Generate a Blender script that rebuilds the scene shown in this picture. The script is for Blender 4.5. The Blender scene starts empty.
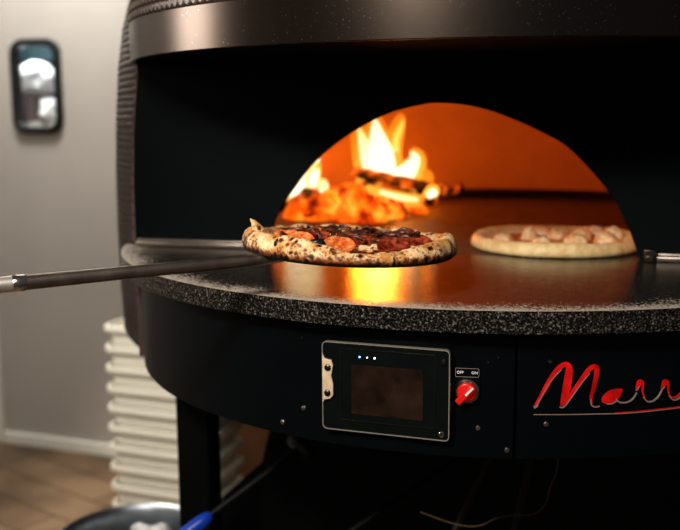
import bpy, bmesh, math, random
from math import sin, cos, pi, sqrt, radians, atan2, hypot
from mathutils import Vector, Matrix, noise
S = bpy.context.scene
COL = S.collection
random.seed(7)

# ------------------------------------------------------------------ camera frame
F, PITCH, ROLL, ZC = 955.6, 0.1588, -0.0068, 1.42
OC = Vector((0.3224, 2.1548, 0)); OA = radians(-14.65)      # oven centre and turn
OM = Matrix.Translation(OC) @ Matrix.Rotation(OA, 4, 'Z')

def ray(px, py):
    X, Y = px-340, py-265
    c, s = cos(ROLL), sin(ROLL)
    X, Y = X*c+Y*s, -X*s+Y*c
    x, u = X/F, -Y/F
    c, s = cos(PITCH), sin(PITCH)
    return Vector((x, c+u*s, -s+u*c))
CAM = Vector((0, 0, ZC))
def at_y(px, py, y):                 # point of the room at depth y
    d = ray(px, py); return CAM + d*(y/d.y)
def at_z(px, py, z):
    d = ray(px, py); return CAM + d*((z-ZC)/d.z)
OMI = OM.inverted()
def in_oven(px, py, yl):             # point in oven coordinates on the plane y = yl
    o = OMI @ CAM; e = OMI.to_3x3() @ ray(px, py)
    return o + e*((yl-o.y)/e.y)
def L2W(p): return OM @ Vector(p)

# ------------------------------------------------------------------ materials
def nmat(name):
    m = bpy.data.materials.new(name); m.use_nodes = True
    nt = m.node_tree; b = nt.nodes['Principled BSDF']
    return m, nt, b
def simple(name, col, rough=.5, metal=0, emit=None, es=0, spec=None, noise_amt=.15, nscale=40, bump=0, coat=0):
    m, nt, b = nmat(name)
    b.inputs['Roughness'].default_value = rough
    b.inputs['Metallic'].default_value = metal
    if spec is not None: b.inputs['Specular IOR Level'].default_value = spec
    if coat: b.inputs['Coat Weight'].default_value = coat; b.inputs['Coat Roughness'].default_value = .08
    tc = nt.nodes.new('ShaderNodeTexCoord'); n = nt.nodes.new('ShaderNodeTexNoise')
    n.inputs['Scale'].default_value = nscale; n.inputs['Detail'].default_value = 4
    nt.links.new(tc.outputs['Object'], n.inputs['Vector'])
    r = nt.nodes.new('ShaderNodeValToRGB')
    r.color_ramp.elements[0].position = .3; r.color_ramp.elements[1].position = .7
    r.color_ramp.elements[0].color = tuple(c*(1-noise_amt) for c in col)+(1,)
    r.color_ramp.elements[1].color = tuple(min(1, c*(1+noise_amt)) for c in col)+(1,)
    nt.links.new(n.outputs['Fac'], r.inputs['Fac']); nt.links.new(r.outputs['Color'], b.inputs['Base Color'])
    if bump:
        bp = nt.nodes.new('ShaderNodeBump'); bp.inputs['Strength'].default_value = bump; bp.inputs['Distance'].default_value = .003
        nt.links.new(n.outputs['Fac'], bp.inputs['Height']); nt.links.new(bp.outputs['Normal'], b.inputs['Normal'])
    if emit:
        b.inputs['Emission Color'].default_value = emit+(1,); b.inputs['Emission Strength'].default_value = es
    return m
def ramp(nt, stops, interp='LINEAR'):
    r = nt.nodes.new('ShaderNodeValToRGB'); cr = r.color_ramp; cr.interpolation = interp
    while len(cr.elements) < len(stops): cr.elements.new(.5)
    for e, (p, c) in zip(cr.elements, stops):
        e.position = p; e.color = (c if len(c) == 4 else tuple(c)+(1,)) if isinstance(c, tuple) else (c, c, c, 1)
    return r
def tex(nt, kind, vec, **kw):
    n = nt.nodes.new('ShaderNodeTex'+kind)
    for k, v in kw.items(): n.inputs[k].default_value = v
    nt.links.new(vec, n.inputs['Vector']); return n
def mix(nt, fac, a, b):
    n = nt.nodes.new('ShaderNodeMix'); n.data_type = 'RGBA'
    for s, v in ((n.inputs[0], fac), (n.inputs[6], a), (n.inputs[7], b)):
        if hasattr(v, 'links') or isinstance(v, bpy.types.NodeSocket): nt.links.new(v, s)
        else: s.default_value = v if not isinstance(v, tuple) else (v+(1,) if len(v) == 3 else v)
    return n.outputs[2]
def math_(nt, op, a, b=None, clamp=False):
    n = nt.nodes.new('ShaderNodeMath'); n.operation = op; n.use_clamp = clamp
    for i, v in enumerate((a, b)):
        if v is None: continue
        if isinstance(v, bpy.types.NodeSocket): nt.links.new(v, n.inputs[i])
        else: n.inputs[i].default_value = v
    return n.outputs[0]
def objc(nt):
    return nt.nodes.new('ShaderNodeTexCoord').outputs['Object']
def bump_(nt, b, h, strength, dist):
    bp = nt.nodes.new('ShaderNodeBump'); bp.inputs['Strength'].default_value = strength; bp.inputs['Distance'].default_value = dist
    nt.links.new(h, bp.inputs['Height']); nt.links.new(bp.outputs['Normal'], b.inputs['Normal'])

M = {}
M['black_face'] = simple('black_face', (.0024, .0050, .0068), .6, spec=.12, nscale=9)
M['black_apron'] = simple('black_apron', (.0019, .0038, .0054), .33, spec=.25, nscale=9)
M['black_part'] = simple('black_part', (.004, .005, .006), .5, spec=.2)
M['grout'] = simple('grout', (.030, .022, .020), .8, spec=.2)
M['side_grout'] = simple('side_grout', (.15, .11, .095), .7, noise_amt=.3, nscale=12)
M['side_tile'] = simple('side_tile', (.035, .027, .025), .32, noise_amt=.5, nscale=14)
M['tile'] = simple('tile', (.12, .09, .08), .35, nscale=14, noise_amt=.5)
M['steel'] = simple('steel', (.46, .40, .36), .36, 1, nscale=20)
M['dark_steel'] = simple('dark_steel', (.10, .085, .075), .36, 1, nscale=20)
M['handle_steel'] = simple('handle_steel', (.28, .235, .205), .32, .9, nscale=30, noise_amt=.3)
M['edge_sheen'] = simple('edge_sheen', (.12, .085, .08), .4)  # brown of a grazing reflection, put into the colour
M['brown_wood'] = simple('brown_wood', (.36, .20, .11), .5, nscale=9, noise_amt=.35)
M['bright_steel'] = simple('bright_steel', (.8, .75, .7), .42, .85)
M['chrome'] = simple('chrome', (.75, .72, .68), .18, 1)
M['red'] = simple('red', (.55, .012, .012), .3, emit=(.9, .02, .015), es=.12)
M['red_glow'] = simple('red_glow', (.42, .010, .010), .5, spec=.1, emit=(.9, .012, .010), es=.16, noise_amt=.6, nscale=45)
M['cut_edge'] = simple('cut_edge', (.28, .21, .19), .4)
M['white_ink'] = simple('white_ink', (.8, .8, .78), .5)
M['screen'] = simple('screen', (.020, .012, .009), .14, nscale=25, noise_amt=.7, emit=(.5, .22, .14), es=.005)
M['panel_black'] = simple('panel_black', (.006, .009, .009), .12, spec=.4)
M['panel_edge'] = simple('panel_edge', (.24, .21, .18), .35, noise_amt=.1)
M['hinge'] = simple('hinge', (.62, .50, .36), .5, nscale=60, noise_amt=.2)
M['led_blue'] = simple('led_blue', (.1, .2, .8), .5, emit=(.15, .3, 1), es=7)
M['led_white'] = simple('led_white', (.8, .8, .7), .5, emit=(.8, .9, .7), es=1.2)
M['led_warm'] = simple('led_warm', (.9, .8, .7), .5, emit=(1, .8, .65), es=4)
M['tray'] = simple('tray', (.86, .83, .74), .45, noise_amt=.04, nscale=6)
M['blue'] = simple('blue', (.01, .07, .55), .35)
M['cable'] = simple('cable', (.22, .14, .08), .5)
M['wood_stick'] = simple('wood_stick', (.05, .032, .02), .55, nscale=20)
M['white_trim'] = simple('white_trim', (.86, .86, .80), .5, noise_amt=.03)
M['gasket'] = simple('gasket', (.006, .008, .009), .5)
M['bin_metal'] = simple('bin_metal', (.46, .50, .55), .38, 1)
M['paper'] = simple('paper', (.8, .8, .8), .7)
M['maroon'] = simple('maroon', (.10, .045, .045), .8)
M['teal'] = simple('teal', (.09, .20, .24), .5)
M['gray_frame'] = simple('gray_frame', (.22, .17, .17), .6)

# hood: brushed dark painted steel with crumbs of dust
m, nt, b = nmat('hood_metal'); M['hood'] = m
o = objc(nt); n1 = tex(nt, 'Noise', o, Scale=260, Detail=2); n2 = tex(nt, 'Noise', o, Scale=14, Detail=3)
k = ramp(nt, [(.66, 0.), (.72, 1.)]); nt.links.new(n1.outputs['Fac'], k.inputs['Fac'])
k2 = ramp(nt, [(.45, 0.), (.65, 1.)]); nt.links.new(n2.outputs['Fac'], k2.inputs['Fac'])
nt.links.new(mix(nt, math_(nt, 'MULTIPLY', k.outputs['Color'], k2.outputs['Color']), (.105, .085, .075), (.45, .4, .36)), b.inputs['Base Color'])
b.inputs['Roughness'].default_value = .25; b.inputs['Metallic'].default_value = 1

# granite: black stone with pale grains, polished on top, flour dust by the front edge
m, nt, b = nmat('granite'); M['granite'] = m
o = objc(nt)
v = tex(nt, 'Voronoi', o, Scale=420); n = tex(nt, 'Noise', o, Scale=300, Detail=3); nb = tex(nt, 'Noise', o, Scale=9, Detail=5, Roughness=.65)
cr = ramp(nt, [(.0, (.008, .008, .008)), (.47, (.010, .009, .008)), (.57, (.05, .043, .037)), (.68, (.25, .225, .20))])
nt.links.new(n.outputs['Fac'], cr.inputs['Fac'])
vr = ramp(nt, [(0., .35), (1., 1.2)]); nt.links.new(v.outputs['Color'], vr.inputs['Fac'])
mul = nt.nodes.new('ShaderNodeMix'); mul.data_type = 'RGBA'; mul.blend_type = 'MULTIPLY'; mul.inputs[0].default_value = 1
nt.links.new(cr.outputs['Color'], mul.inputs[6]); nt.links.new(vr.outputs['Color'], mul.inputs[7])
geo = nt.nodes.new('ShaderNodeNewGeometry'); sx = nt.nodes.new('ShaderNodeSeparateXYZ'); nt.links.new(geo.outputs['Normal'], sx.inputs[0])
so = nt.nodes.new('ShaderNodeSeparateXYZ'); nt.links.new(o, so.inputs[0])
rad = math_(nt, 'SQRT', math_(nt, 'ADD', math_(nt, 'POWER', so.outputs[0], 2), math_(nt, 'POWER', so.outputs[1], 2)))
edge = nt.nodes.new('ShaderNodeMapRange'); edge.inputs[1].default_value = .705; edge.inputs[2].default_value = .795; nt.links.new(rad, edge.inputs[0])
up = math_(nt, 'GREATER_THAN', sx.outputs[2], .5)
dn = tex(nt, 'Noise', o, Scale=260, Detail=3, Roughness=.7)
dd = math_(nt, 'ADD', dn.outputs['Fac'], math_(nt, 'ADD', math_(nt, 'MULTIPLY', edge.outputs[0], .36), math_(nt, 'MULTIPLY', nb.outputs["Fac"], .32)))
dm = nt.nodes.new('ShaderNodeMapRange'); dm.inputs[1].default_value = .87; dm.inputs[2].default_value = .985; nt.links.new(dd, dm.inputs[0])
rim = nt.nodes.new('ShaderNodeMapRange'); rim.inputs[1].default_value = .7955; rim.inputs[2].default_value = .7985; nt.links.new(rad, rim.inputs[0])
up0 = math_(nt, 'GREATER_THAN', sx.outputs[2], .2)
dust = math_(nt, 'MAXIMUM', math_(nt, 'MULTIPLY', dm.outputs[0], up), math_(nt, 'MULTIPLY', rim.outputs[0], up0))
base = mix(nt, math_(nt, 'MULTIPLY', dust, .75), mul.outputs[2], (.66, .59, .52))
nt.links.new(base, b.inputs['Base Color'])
rr = nt.nodes.new('ShaderNodeMapRange'); rr.inputs[1].default_value = .35; rr.inputs[2].default_value = .7; rr.inputs[3].default_value = .06; rr.inputs[4].default_value = .20
nt.links.new(nb.outputs['Fac'], rr.inputs[0])
nt.links.new(math_(nt, 'ADD', rr.outputs[0], math_(nt, 'MULTIPLY', dust, .5)), b.inputs['Roughness'])
bump_(nt, b, n.outputs['Fac'], .3, .001); b.inputs['Specular IOR Level'].default_value = .38

# rotating deck stone
m, nt, b = nmat('deck_stone'); M['deck'] = m
o = objc(nt); n = tex(nt, 'Noise', o, Scale=12, Detail=6, Roughness=.65); n2 = tex(nt, 'Noise', o, Scale=120, Detail=3)
cr = ramp(nt, [(.3, (.035, .022, .016)), (.7, (.13, .082, .055))]); nt.links.new(n.outputs['Fac'], cr.inputs['Fac'])
nt.links.new(cr.outputs['Color'], b.inputs['Base Color']); b.inputs['Roughness'].default_value = .5
bump_(nt, b, n2.outputs['Fac'], .25, .002)

# refractory dome
m, nt, b = nmat('refractory'); M['refractory'] = m
o = objc(nt); n = tex(nt, 'Noise', o, Scale=6, Detail=6, Roughness=.6)
cr = ramp(nt, [(.3, (.46, .26, .15)), (.7, (.54, .32, .19))]); nt.links.new(n.outputs['Fac'], cr.inputs['Fac'])
nt.links.new(cr.outputs['Color'], b.inputs['Base Color']); b.inputs['Roughness'].default_value = .9
bump_(nt, b, n.outputs['Fac'], .3, .01)

# wall: pale painted sheet
m, nt, b = nmat('wall_panel'); M['wall'] = m
o = objc(nt); n = tex(nt, 'Noise', o, Scale=2.2, Detail=3)
cr = ramp(nt, [(.3, (.44, .415, .385)), (.7, (.49, .465, .43))]); nt.links.new(n.outputs['Fac'], cr.inputs['Fac'])
nt.links.new(cr.outputs['Color'], b.inputs['Base Color']); b.inputs['Roughness'].default_value = .75; b.inputs['Specular IOR Level'].default_value = .25

# wooden floor
m, nt, b = nmat('floor_planks'); M['floor'] = m
o = objc(nt); mp = nt.nodes.new('ShaderNodeMapping'); mp.inputs['Rotation'].default_value = (0, 0, radians(38)); nt.links.new(o, mp.inputs['Vector'])
br = tex(nt, 'Brick', mp.outputs[0], Scale=1.0, **{'Mortar Size': .004, 'Brick Width': 1.4, 'Row Height': .16})
br.inputs['Color1'].default_value = (.21, .135, .08, 1); br.inputs['Color2'].default_value = (.34, .24, .155, 1); br.inputs['Mortar'].default_value = (.06, .04, .025, 1)
n = tex(nt, 'Noise', mp.outputs[0], Scale=3.0, Detail=5)
cr = ramp(nt, [(.35, .45), (.65, 1.15)]); nt.links.new(n.outputs['Fac'], cr.inputs['Fac'])
mul = nt.nodes.new('ShaderNodeMix'); mul.data_type = 'RGBA'; mul.blend_type = 'MULTIPLY'; mul.inputs[0].default_value = 1
nt.links.new(br.outputs['Color'], mul.inputs[6]); nt.links.new(cr.outputs['Color'], mul.inputs[7])
nt.links.new(mul.outputs[2], b.inputs['Base Color']); b.inputs['Roughness'].default_value = .5

# leopard-spotted crust: pale dough, brown blisters, char along the underside
def crust_mat(name, pale, tan, char, spot, low, zlow):
    m, nt, b = nmat(name)
    o = objc(nt)
    w = tex(nt, 'Noise', o, Scale=70, Detail=3)
    wv = nt.nodes.new('ShaderNodeVectorMath'); wv.operation = 'MULTIPLY_ADD'
    nt.links.new(w.outputs['Color'], wv.inputs[0]); wv.inputs[1].default_value = (.012,)*3; nt.links.new(o, wv.inputs[2])
    n = tex(nt, 'Noise', wv.outputs[0], Scale=45, Detail=4, Roughness=.6)
    v = tex(nt, 'Voronoi', wv.outputs[0], Scale=85)
    n3 = tex(nt, 'Noise', o, Scale=26, Detail=2)
    c1 = ramp(nt, [(.42, pale), (.60, tan)]); nt.links.new(n.outputs['Fac'], c1.inputs['Fac'])
    sz = nt.nodes.new('ShaderNodeSeparateXYZ'); nt.links.new(o, sz.inputs[0])
    zl = nt.nodes.new('ShaderNodeMapRange'); zl.inputs[1].default_value = zlow; zl.inputs[2].default_value = 0; zl.inputs[4].default_value = low; nt.links.new(sz.outputs[2], zl.inputs[0])
    # spots where the cell distance is small and a broad noise is high
    thr = math_(nt, 'ADD', math_(nt, 'MULTIPLY', n3.outputs['Fac'], spot), math_(nt, 'SUBTRACT', math_(nt, 'MULTIPLY', zl.outputs[0], .55), spot*.40-spot*.13))
    sp = math_(nt, 'SUBTRACT', thr, v.outputs['Distance'])
    k = nt.nodes.new('ShaderNodeMapRange'); k.inputs[1].default_value = -.12; k.inputs[2].default_value = .22; nt.links.new(sp, k.inputs[0])
    k2 = nt.nodes.new('ShaderNodeMapRange'); k2.inputs[1].default_value = .35; k2.inputs[2].default_value = 1.0
    nt.links.new(math_(nt, 'ADD', zl.outputs[0], math_(nt, 'MULTIPLY', n.outputs['Fac'], .4)), k2.inputs[0])
    fac = math_(nt, 'MAXIMUM', k.outputs[0], k2.outputs[0], True)
    v2 = tex(nt, 'Voronoi', wv.outputs[0], Scale=190)
    kb = nt.nodes.new('ShaderNodeMapRange'); kb.inputs[1].default_value = .05; kb.inputs[2].default_value = .22
    nt.links.new(math_(nt, 'SUBTRACT', math_(nt, 'MULTIPLY', math_(nt, 'ADD', thr, .16), .9), v2.outputs['Distance']), kb.inputs[0])
    c2 = mix(nt, math_(nt, 'MULTIPLY', kb.outputs[0], .8), c1.outputs['Color'], tuple(.55*x for x in (tan[0]*.55, tan[1]*.45, tan[2]*.5)))
    cx_ = ramp(nt, [(0., (1, 1, 1)), (.55, (.40, .20, .085)), (1.0, (char[0]*1.5, char[1]*1.5, char[2]*1.5))]); nt.links.new(fac, cx_.inputs['Fac'])
    mm = nt.nodes.new('ShaderNodeMix'); mm.data_type = 'RGBA'; mm.blend_type = 'MULTIPLY'; mm.inputs[0].default_value = 1
    nt.links.new(c2, mm.inputs[6]); nt.links.new(cx_.outputs['Color'], mm.inputs[7]); nt.links.new(mm.outputs[2], b.inputs['Base Color'])
    b.inputs['Roughness'].default_value = .55; b.inputs['Subsurface Weight'].default_value = .05; b.inputs['Subsurface Radius'].default_value = (.01, .005, .003)
    bump_(nt, b, n.outputs['Fac'], .55, .004)
    return m
M['crust'] = crust_mat('charred_crust', (.93, .67, .40), (.62, .30, .09), (.016, .009, .006), 1.25, 1.0, .020)
M['pale_crust'] = crust_mat('pale_crust', (.90, .70, .40), (.78, .54, .26), (.25, .12, .05), .1, .5, .006)
def topping_mat(name, c0, c1, c2, scale, rough):
    m, nt, b = nmat(name); o = objc(nt)
    n = tex(nt, 'Noise', o, Scale=scale, Detail=5, Roughness=.65)
    cr = ramp(nt, [(.36, c0), (.5, c1), (.62, c2)]); nt.links.new(n.outputs['Fac'], cr.inputs['Fac'])
    nt.links.new(cr.outputs['Color'], b.inputs['Base Color']); b.inputs['Roughness'].default_value = rough
    bump_(nt, b, n.outputs['Fac'], .6, .003); return m
M['cheese'] = topping_mat('melted_cheese', (.35, .07, .02), (.60, .22, .05), (.75, .45, .16), 60, .3)
M['salami'] = topping_mat('salami', (.06, .012, .008), (.24, .035, .016), (.40, .09, .035), 110, .28)
M['salami_light'] = topping_mat('light_salami', (.46, .07, .02), (.70, .17, .045), (.80, .36, .13), 120, .25)
M['char_topping'] = topping_mat('charred_topping', (.02, .009, .006), (.09, .03, .018), (.26, .09, .05), 90, .35)
M['tomato'] = topping_mat('tomato', (.42, .06, .015), (.60, .16, .03), (.70, .32, .08), 50, .35)
M['mozz'] = topping_mat('mozzarella', (.68, .38, .16), (.82, .58, .33), (.88, .74, .52), 40, .4)
M['bubble'] = simple('burnt_bubble', (.012, .012, .014), .35)
# charred wood with glowing cracks
m, nt, b = nmat('burning_wood'); M['log'] = m
o = objc(nt); n = tex(nt, 'Noise', o, Scale=22, Detail=4); v = tex(nt, 'Voronoi', o, Scale=30)
b.inputs['Base Color'].default_value = (.012, .008, .006, 1); b.inputs['Roughness'].default_value = .9
k = ramp(nt, [(.50, (0, 0, 0)), (.62, (1, .13, .008)), (.75, (1, .4, .06))]); nt.links.new(n.outputs['Fac'], k.inputs['Fac'])
nt.links.new(k.outputs['Color'], b.inputs['Emission Color']); b.inputs['Emission Strength'].default_value = .8
m, nt, b = nmat('glowing_ember'); M['ember'] = m
o = objc(nt); n = tex(nt, 'Noise', o, Scale=20, Detail=4)
b.inputs['Base Color'].default_value = (.05, .02, .01, 1)
k = ramp(nt, [(.34, (.12, .008, .001)), (.46, (.75, .075, .003)), (.57, (1, .20, .010)), (.70, (1, .42, .05))]); nt.links.new(n.outputs['Fac'], k.inputs['Fac'])
nt.links.new(k.outputs['Color'], b.inputs['Emission Color']); b.inputs['Emission Strength'].default_value = 1.15
# flames: emission coloured by the mesh's own glow attribute
m = bpy.data.materials.new('flame'); m.use_nodes = True; nt = m.node_tree; nt.nodes.clear(); M['flame'] = m
out = nt.nodes.new('ShaderNodeOutputMaterial'); at = nt.nodes.new('ShaderNodeAttribute'); at.attribute_name = 'flame_glow'
k = ramp(nt, [(0, (.9, .12, .005)), (.35, (1, .28, .016)), (.65, (1, .50, .08)), (1, (1, .88, .58))]); nt.links.new(at.outputs['Fac'], k.inputs['Fac'])
es = nt.nodes.new('ShaderNodeMapRange'); es.inputs[3].default_value = .85; es.inputs[4].default_value = 1.75; nt.links.new(at.outputs['Fac'], es.inputs[0])
em = nt.nodes.new('ShaderNodeEmission'); nt.links.new(k.outputs['Color'], em.inputs['Color']); nt.links.new(es.outputs[0], em.inputs['Strength'])
tr = nt.nodes.new('ShaderNodeBsdfTransparent'); mx = nt.nodes.new('ShaderNodeMixShader')
al = nt.nodes.new('ShaderNodeMapRange'); al.inputs[2].default_value = .7; al.inputs[3].default_value = .32; al.inputs[4].default_value = 1; nt.links.new(at.outputs['Fac'], al.inputs[0])
nt.links.new(al.outputs[0], mx.inputs[0]); nt.links.new(tr.outputs[0], mx.inputs[1]); nt.links.new(em.outputs[0], mx.inputs[2]); nt.links.new(mx.outputs[0], out.inputs[0])
# clear glass
m = bpy.data.materials.new('window_glass'); m.use_nodes = True; nt = m.node_tree; nt.nodes.clear(); M['glass'] = m
out = nt.nodes.new('ShaderNodeOutputMaterial'); tr = nt.nodes.new('ShaderNodeBsdfTransparent'); gl = nt.nodes.new('ShaderNodeBsdfGlossy'); gl.inputs['Roughness'].default_value = .05
mx = nt.nodes.new('ShaderNodeMixShader'); mx.inputs[0].default_value = .08
nt.links.new(tr.outputs[0], mx.inputs[1]); nt.links.new(gl.outputs[0], mx.inputs[2]); nt.links.new(mx.outputs[0], out.inputs[0])

# ------------------------------------------------------------------ mesh helpers
def obj(name, bm, mat, parent=None, smooth=True, bevel=0, kind=None, label=None, autos=40):
    me = bpy.data.meshes.new(name)
    bmesh.ops.recalc_face_normals(bm, faces=bm.faces)
    bm.to_mesh(me); bm.free()
    mats = mat if isinstance(mat, list) else [mat]
    for q in mats: me.materials.append(M[q])
    o = bpy.data.objects.new(name, me); COL.objects.link(o)
    if parent: o.parent = parent
    if smooth:
        for p in me.polygons: p.use_smooth = True
        me.set_sharp_from_angle(angle=radians(autos))
    if bevel:
        bv = o.modifiers.new('bevel', 'BEVEL'); bv.width = bevel; bv.segments = 2; bv.limit_method = 'ANGLE'
    if kind: o['kind'] = kind
    if label: o['label'] = label
    return o
def thing(name, label, cat, mat=None, group=None):
    o = bpy.data.objects.new(name, None); COL.objects.link(o); o.empty_display_size = .05
    o['label'] = label; o['category'] = cat
    if mat is not None: o.matrix_world = mat
    if group: o['group'] = group
    return o
def tag(o, label, cat, group=None, kind=None):
    o['label'] = label; o['category'] = cat
    if group: o['group'] = group
    if kind: o['kind'] = kind
    return o
def struct(name, bm, mat, **kw): return obj(name, bm, mat, kind='structure', **kw)
def BM(): return bmesh.new()
def box(bm, x0, x1, y0, y1, z0, z1, mx=None):
    r = bmesh.ops.create_cube(bm, size=1)
    for v in r['verts']:
        v.co = Vector(((x0+x1)/2+v.co.x*(x1-x0), (y0+y1)/2+v.co.y*(y1-y0), (z0+z1)/2+v.co.z*(z1-z0)))
        if mx: v.co = mx @ v.co
    return r['verts']
def frame_at(P, Q):
    d = (Q-P).normalized(); a = Vector((0, 0, 1)) if abs(d.z) < .9 else Vector((1, 0, 0))
    u = d.cross(a).normalized(); return u, d.cross(u)
def tube(bm, pts, radii, n=14, caps=True, flat=None):
    rings = []
    pts = [Vector(p) for p in pts]
    if not hasattr(radii, '__len__'): radii = [radii]*len(pts)
    for i, p in enumerate(pts):
        a = pts[max(0, i-1)]; c = pts[min(len(pts)-1, i+1)]
        u, w = frame_at(a, c)
        fl = flat[i] if flat else 1
        rings.append([bm.verts.new(p+u*cos(2*pi*k/n)*radii[i]+w*sin(2*pi*k/n)*radii[i]*fl) for k in range(n)])
    for a, c in zip(rings, rings[1:]):
        for k in range(n): bm.faces.new((a[k], a[(k+1) % n], c[(k+1) % n], c[k]))
    if caps: bm.faces.new(rings[0]); bm.faces.new(rings[-1])
    return rings
def lathe(bm, prof, n=48, cx=0, cy=0, close=False):
    rings = [[bm.verts.new((cx+r*cos(2*pi*k/n), cy+r*sin(2*pi*k/n), z)) for k in range(n)] for r, z in prof]
    for a, c in zip(rings, rings[1:]):
        for k in range(n): bm.faces.new((a[k], a[(k+1) % n], c[(k+1) % n], c[k]))
    return rings
def prism(bm, poly, z0, z1):
    lo = [bm.verts.new((x, y, z0)) for x, y in poly]; hi = [bm.verts.new((x, y, z1)) for x, y in poly]
    n = len(poly)
    bm.faces.new(lo); bm.faces.new(hi)
    for k in range(n): bm.faces.new((lo[k], lo[(k+1) % n], hi[(k+1) % n], hi[k]))
def rrect(x0, x1, y0, y1, r, n=6):
    P = []
    for cx, cy, a0 in ((x1-r, y1-r, 0), (x0+r, y1-r, 90), (x0+r, y0+r, 180), (x1-r, y0+r, 270)):
        for k in range(n+1):
            a = radians(a0+90*k/n); P.append((cx+r*cos(a), cy+r*sin(a)))
    return P
def plate(bm, poly, y0, y1):            # upright plate: poly in (x, z)
    lo = [bm.verts.new((x, y0, z)) for x, z in poly]; hi = [bm.verts.new((x, y1, z)) for x, z in poly]
    n = len(poly); bm.faces.new(lo); bm.faces.new(hi)
    for k in range(n): bm.faces.new((lo[k], lo[(k+1) % n], hi[(k+1) % n], hi[k]))
def ring_plate(bm, outer, inner, y0, y1):   # equal-count outlines, hole in the middle
    n = len(outer); V = [[bm.verts.new((x, y, z)) for x, z in P] for P, y in ((outer, y0), (outer, y1), (inner, y1), (inner, y0))]
    for a in range(4):
        A, B = V[a], V[(a+1) % 4]
        for k in range(n): bm.faces.new((A[k], A[(k+1) % n], B[(k+1) % n], B[k]))

# ------------------------------------------------------------------ the room
WA, WB = Vector((-1.469, 4.0214, 0)), Vector((-.961, 3.8375, 0))
wd = (WB-WA).normalized(); wang = atan2(wd.y, wd.x)
WM = Matrix.Translation(WA) @ Matrix.Rotation(wang, 4, 'Z')   # wall frame: x along wall, y away from camera
def on_wall(px, py):
    Wi = WM.inverted(); o = Wi @ CAM; e = Wi.to_3x3() @ ray(px, py); return o+e*(-o.y/e.y)

bm = BM(); box(bm, -6, 6, -3, 8, -.05, 0); struct('floor', bm, 'floor', smooth=False)
w0, w1 = on_wall(11, 40), on_wall(65, 134)
wx0, wx1, wz0, wz1 = w0.x, w1.x, w1.z, w0.z
bm = BM()
inner = rrect(wx0+.012, wx1-.012, wz0+.012, wz1-.012, .05, 6)
# wall sheet with the window cut out of it
hole = [bm.verts.new((x, 0, z)) for x, z in inner]
rect = [bm.verts.new((x, 0, z)) for x, z in ((-1.0, 0), (3.6, 0), (3.6, 3.2), (-1.0, 3.2))]
es = [bm.edges.new((a, c)) for L in (hole, rect) for a, c in zip(L, L[1:]+L[:1])]
bmesh.ops.triangle_fill(bm, edges=es, use_beauty=True)
ex = bmesh.ops.extrude_face_region(bm, geom=bm.faces[:])
bmesh.ops.translate(bm, verts=[g for g in ex['geom'] if isinstance(g, bmesh.types.BMVert)], vec=(0, .025, 0))
w = struct('wall_back', bm, 'wall', smooth=False); w.matrix_world = WM
bm = BM(); box(bm, -2.46, -2.4, -2.0, 4.2, 0, 3.2); struct('wall_left', bm, 'wall', smooth=False)
win = bpy.data.objects.new('window_1', None); COL.objects.link(win); win.matrix_world = WM; win['kind'] = 'structure'
bm = BM(); ring_plate(bm, rrect(wx0, wx1, wz0, wz1, .06, 6), rrect(wx0+.026, wx1-.026, wz0+.026, wz1-.026, .045, 6), -.022, .02)
obj('window_gasket', bm, 'gasket', win, bevel=.005, kind='structure')
bm = BM(); plate(bm, rrect(wx0+.02, wx1-.02, wz0+.02, wz1-.02, .045, 6), .024, .03); obj('window_pane', bm, 'glass', win, smooth=False, kind='structure')
bm = BM(); box(bm, .0, 3.6, -.016, 0, 0, .052); o = struct('baseboard_back', bm, 'white_trim', bevel=.004); o.matrix_world = WM
q = on_wall(5, 430)
bm = BM(); box(bm, q.x-.11, q.x, -.02, 0, 0, 1.02); o = struct('trim_1', bm, 'white_trim', bevel=.004); o.matrix_world = WM
bm = BM(); box(bm, -.98, q.x-.11, -.012, 0, 0, .052); o = struct('baseboard_left', bm, 'white_trim', bevel=.004); o.matrix_world = WM
# the next room, seen through the window
bm = BM(); box(bm, -2.0, 1.2, 1.3, 1.36, 0, 3.0); o = struct('wall_beyond', bm, 'maroon', smooth=False); o.matrix_world = WM
wc = (wx0+wx1)/2; wm = (wz0+wz1)/2
def lumpy(bm, c, rx, ry, rz, seed, amp=.25):
    r = bmesh.ops.create_icosphere(bm, subdivisions=4, radius=1)
    for v in r['verts']:
        d = v.co.normalized(); k = 1+amp*noise.noise(d*1.7+Vector((seed, 0, 0)))+amp*.4*noise.noise(d*4+Vector((0, seed, 0)))
        v.co = Vector((d.x*rx*k, d.y*ry*k, d.z*rz*k))+Vector(c)
BZ = wz0+.045
bm = BM(); box(bm, wx0-.35, wx1+.3, .10, .42, BZ-.02, BZ); rk = obj('wall_shelf', bm, 'white_trim', bevel=.004); rk.matrix_world = WM
tag(rk, 'white shelf seen through the bottom of the small wall window', 'shelf')
bm = BM(); box(bm, wx0-.35, wx1+.3, .40, .43, 0, BZ-.02)
obj('shelf_support', bm, 'white_trim', rk)
def bag(dx, dz, rx, rz, seed, label):
    bm = BM(); lumpy(bm, (0, 0, rz*.86), rx, .09, rz, seed)
    for v in bm.verts: v.co.z = max(0, v.co.z)
    o = obj('plastic_bag', bm, 'paper'); o.matrix_world = WM @ Matrix.Translation((wc-.115+dx, .16, dz)); tag(o, label, 'bag', 'white bags behind the window')
bag(.075, BZ, .048, .055, 3, 'lower white bag seen on the right through the small wall window')
bag(-.005, BZ+.115, .095, .075, 9, 'big white bag resting on top, seen through the small wall window')
bm = BM(); box(bm, -.05, .05, -.06, .06, 0, .112); bx = obj('carton', bm, 'gray_frame', bevel=.004); bx.matrix_world = WM @ Matrix.Translation((wc-.16, .16, BZ))
tag(bx, 'grey carton under the big white bag behind the wall window', 'box')
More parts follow.
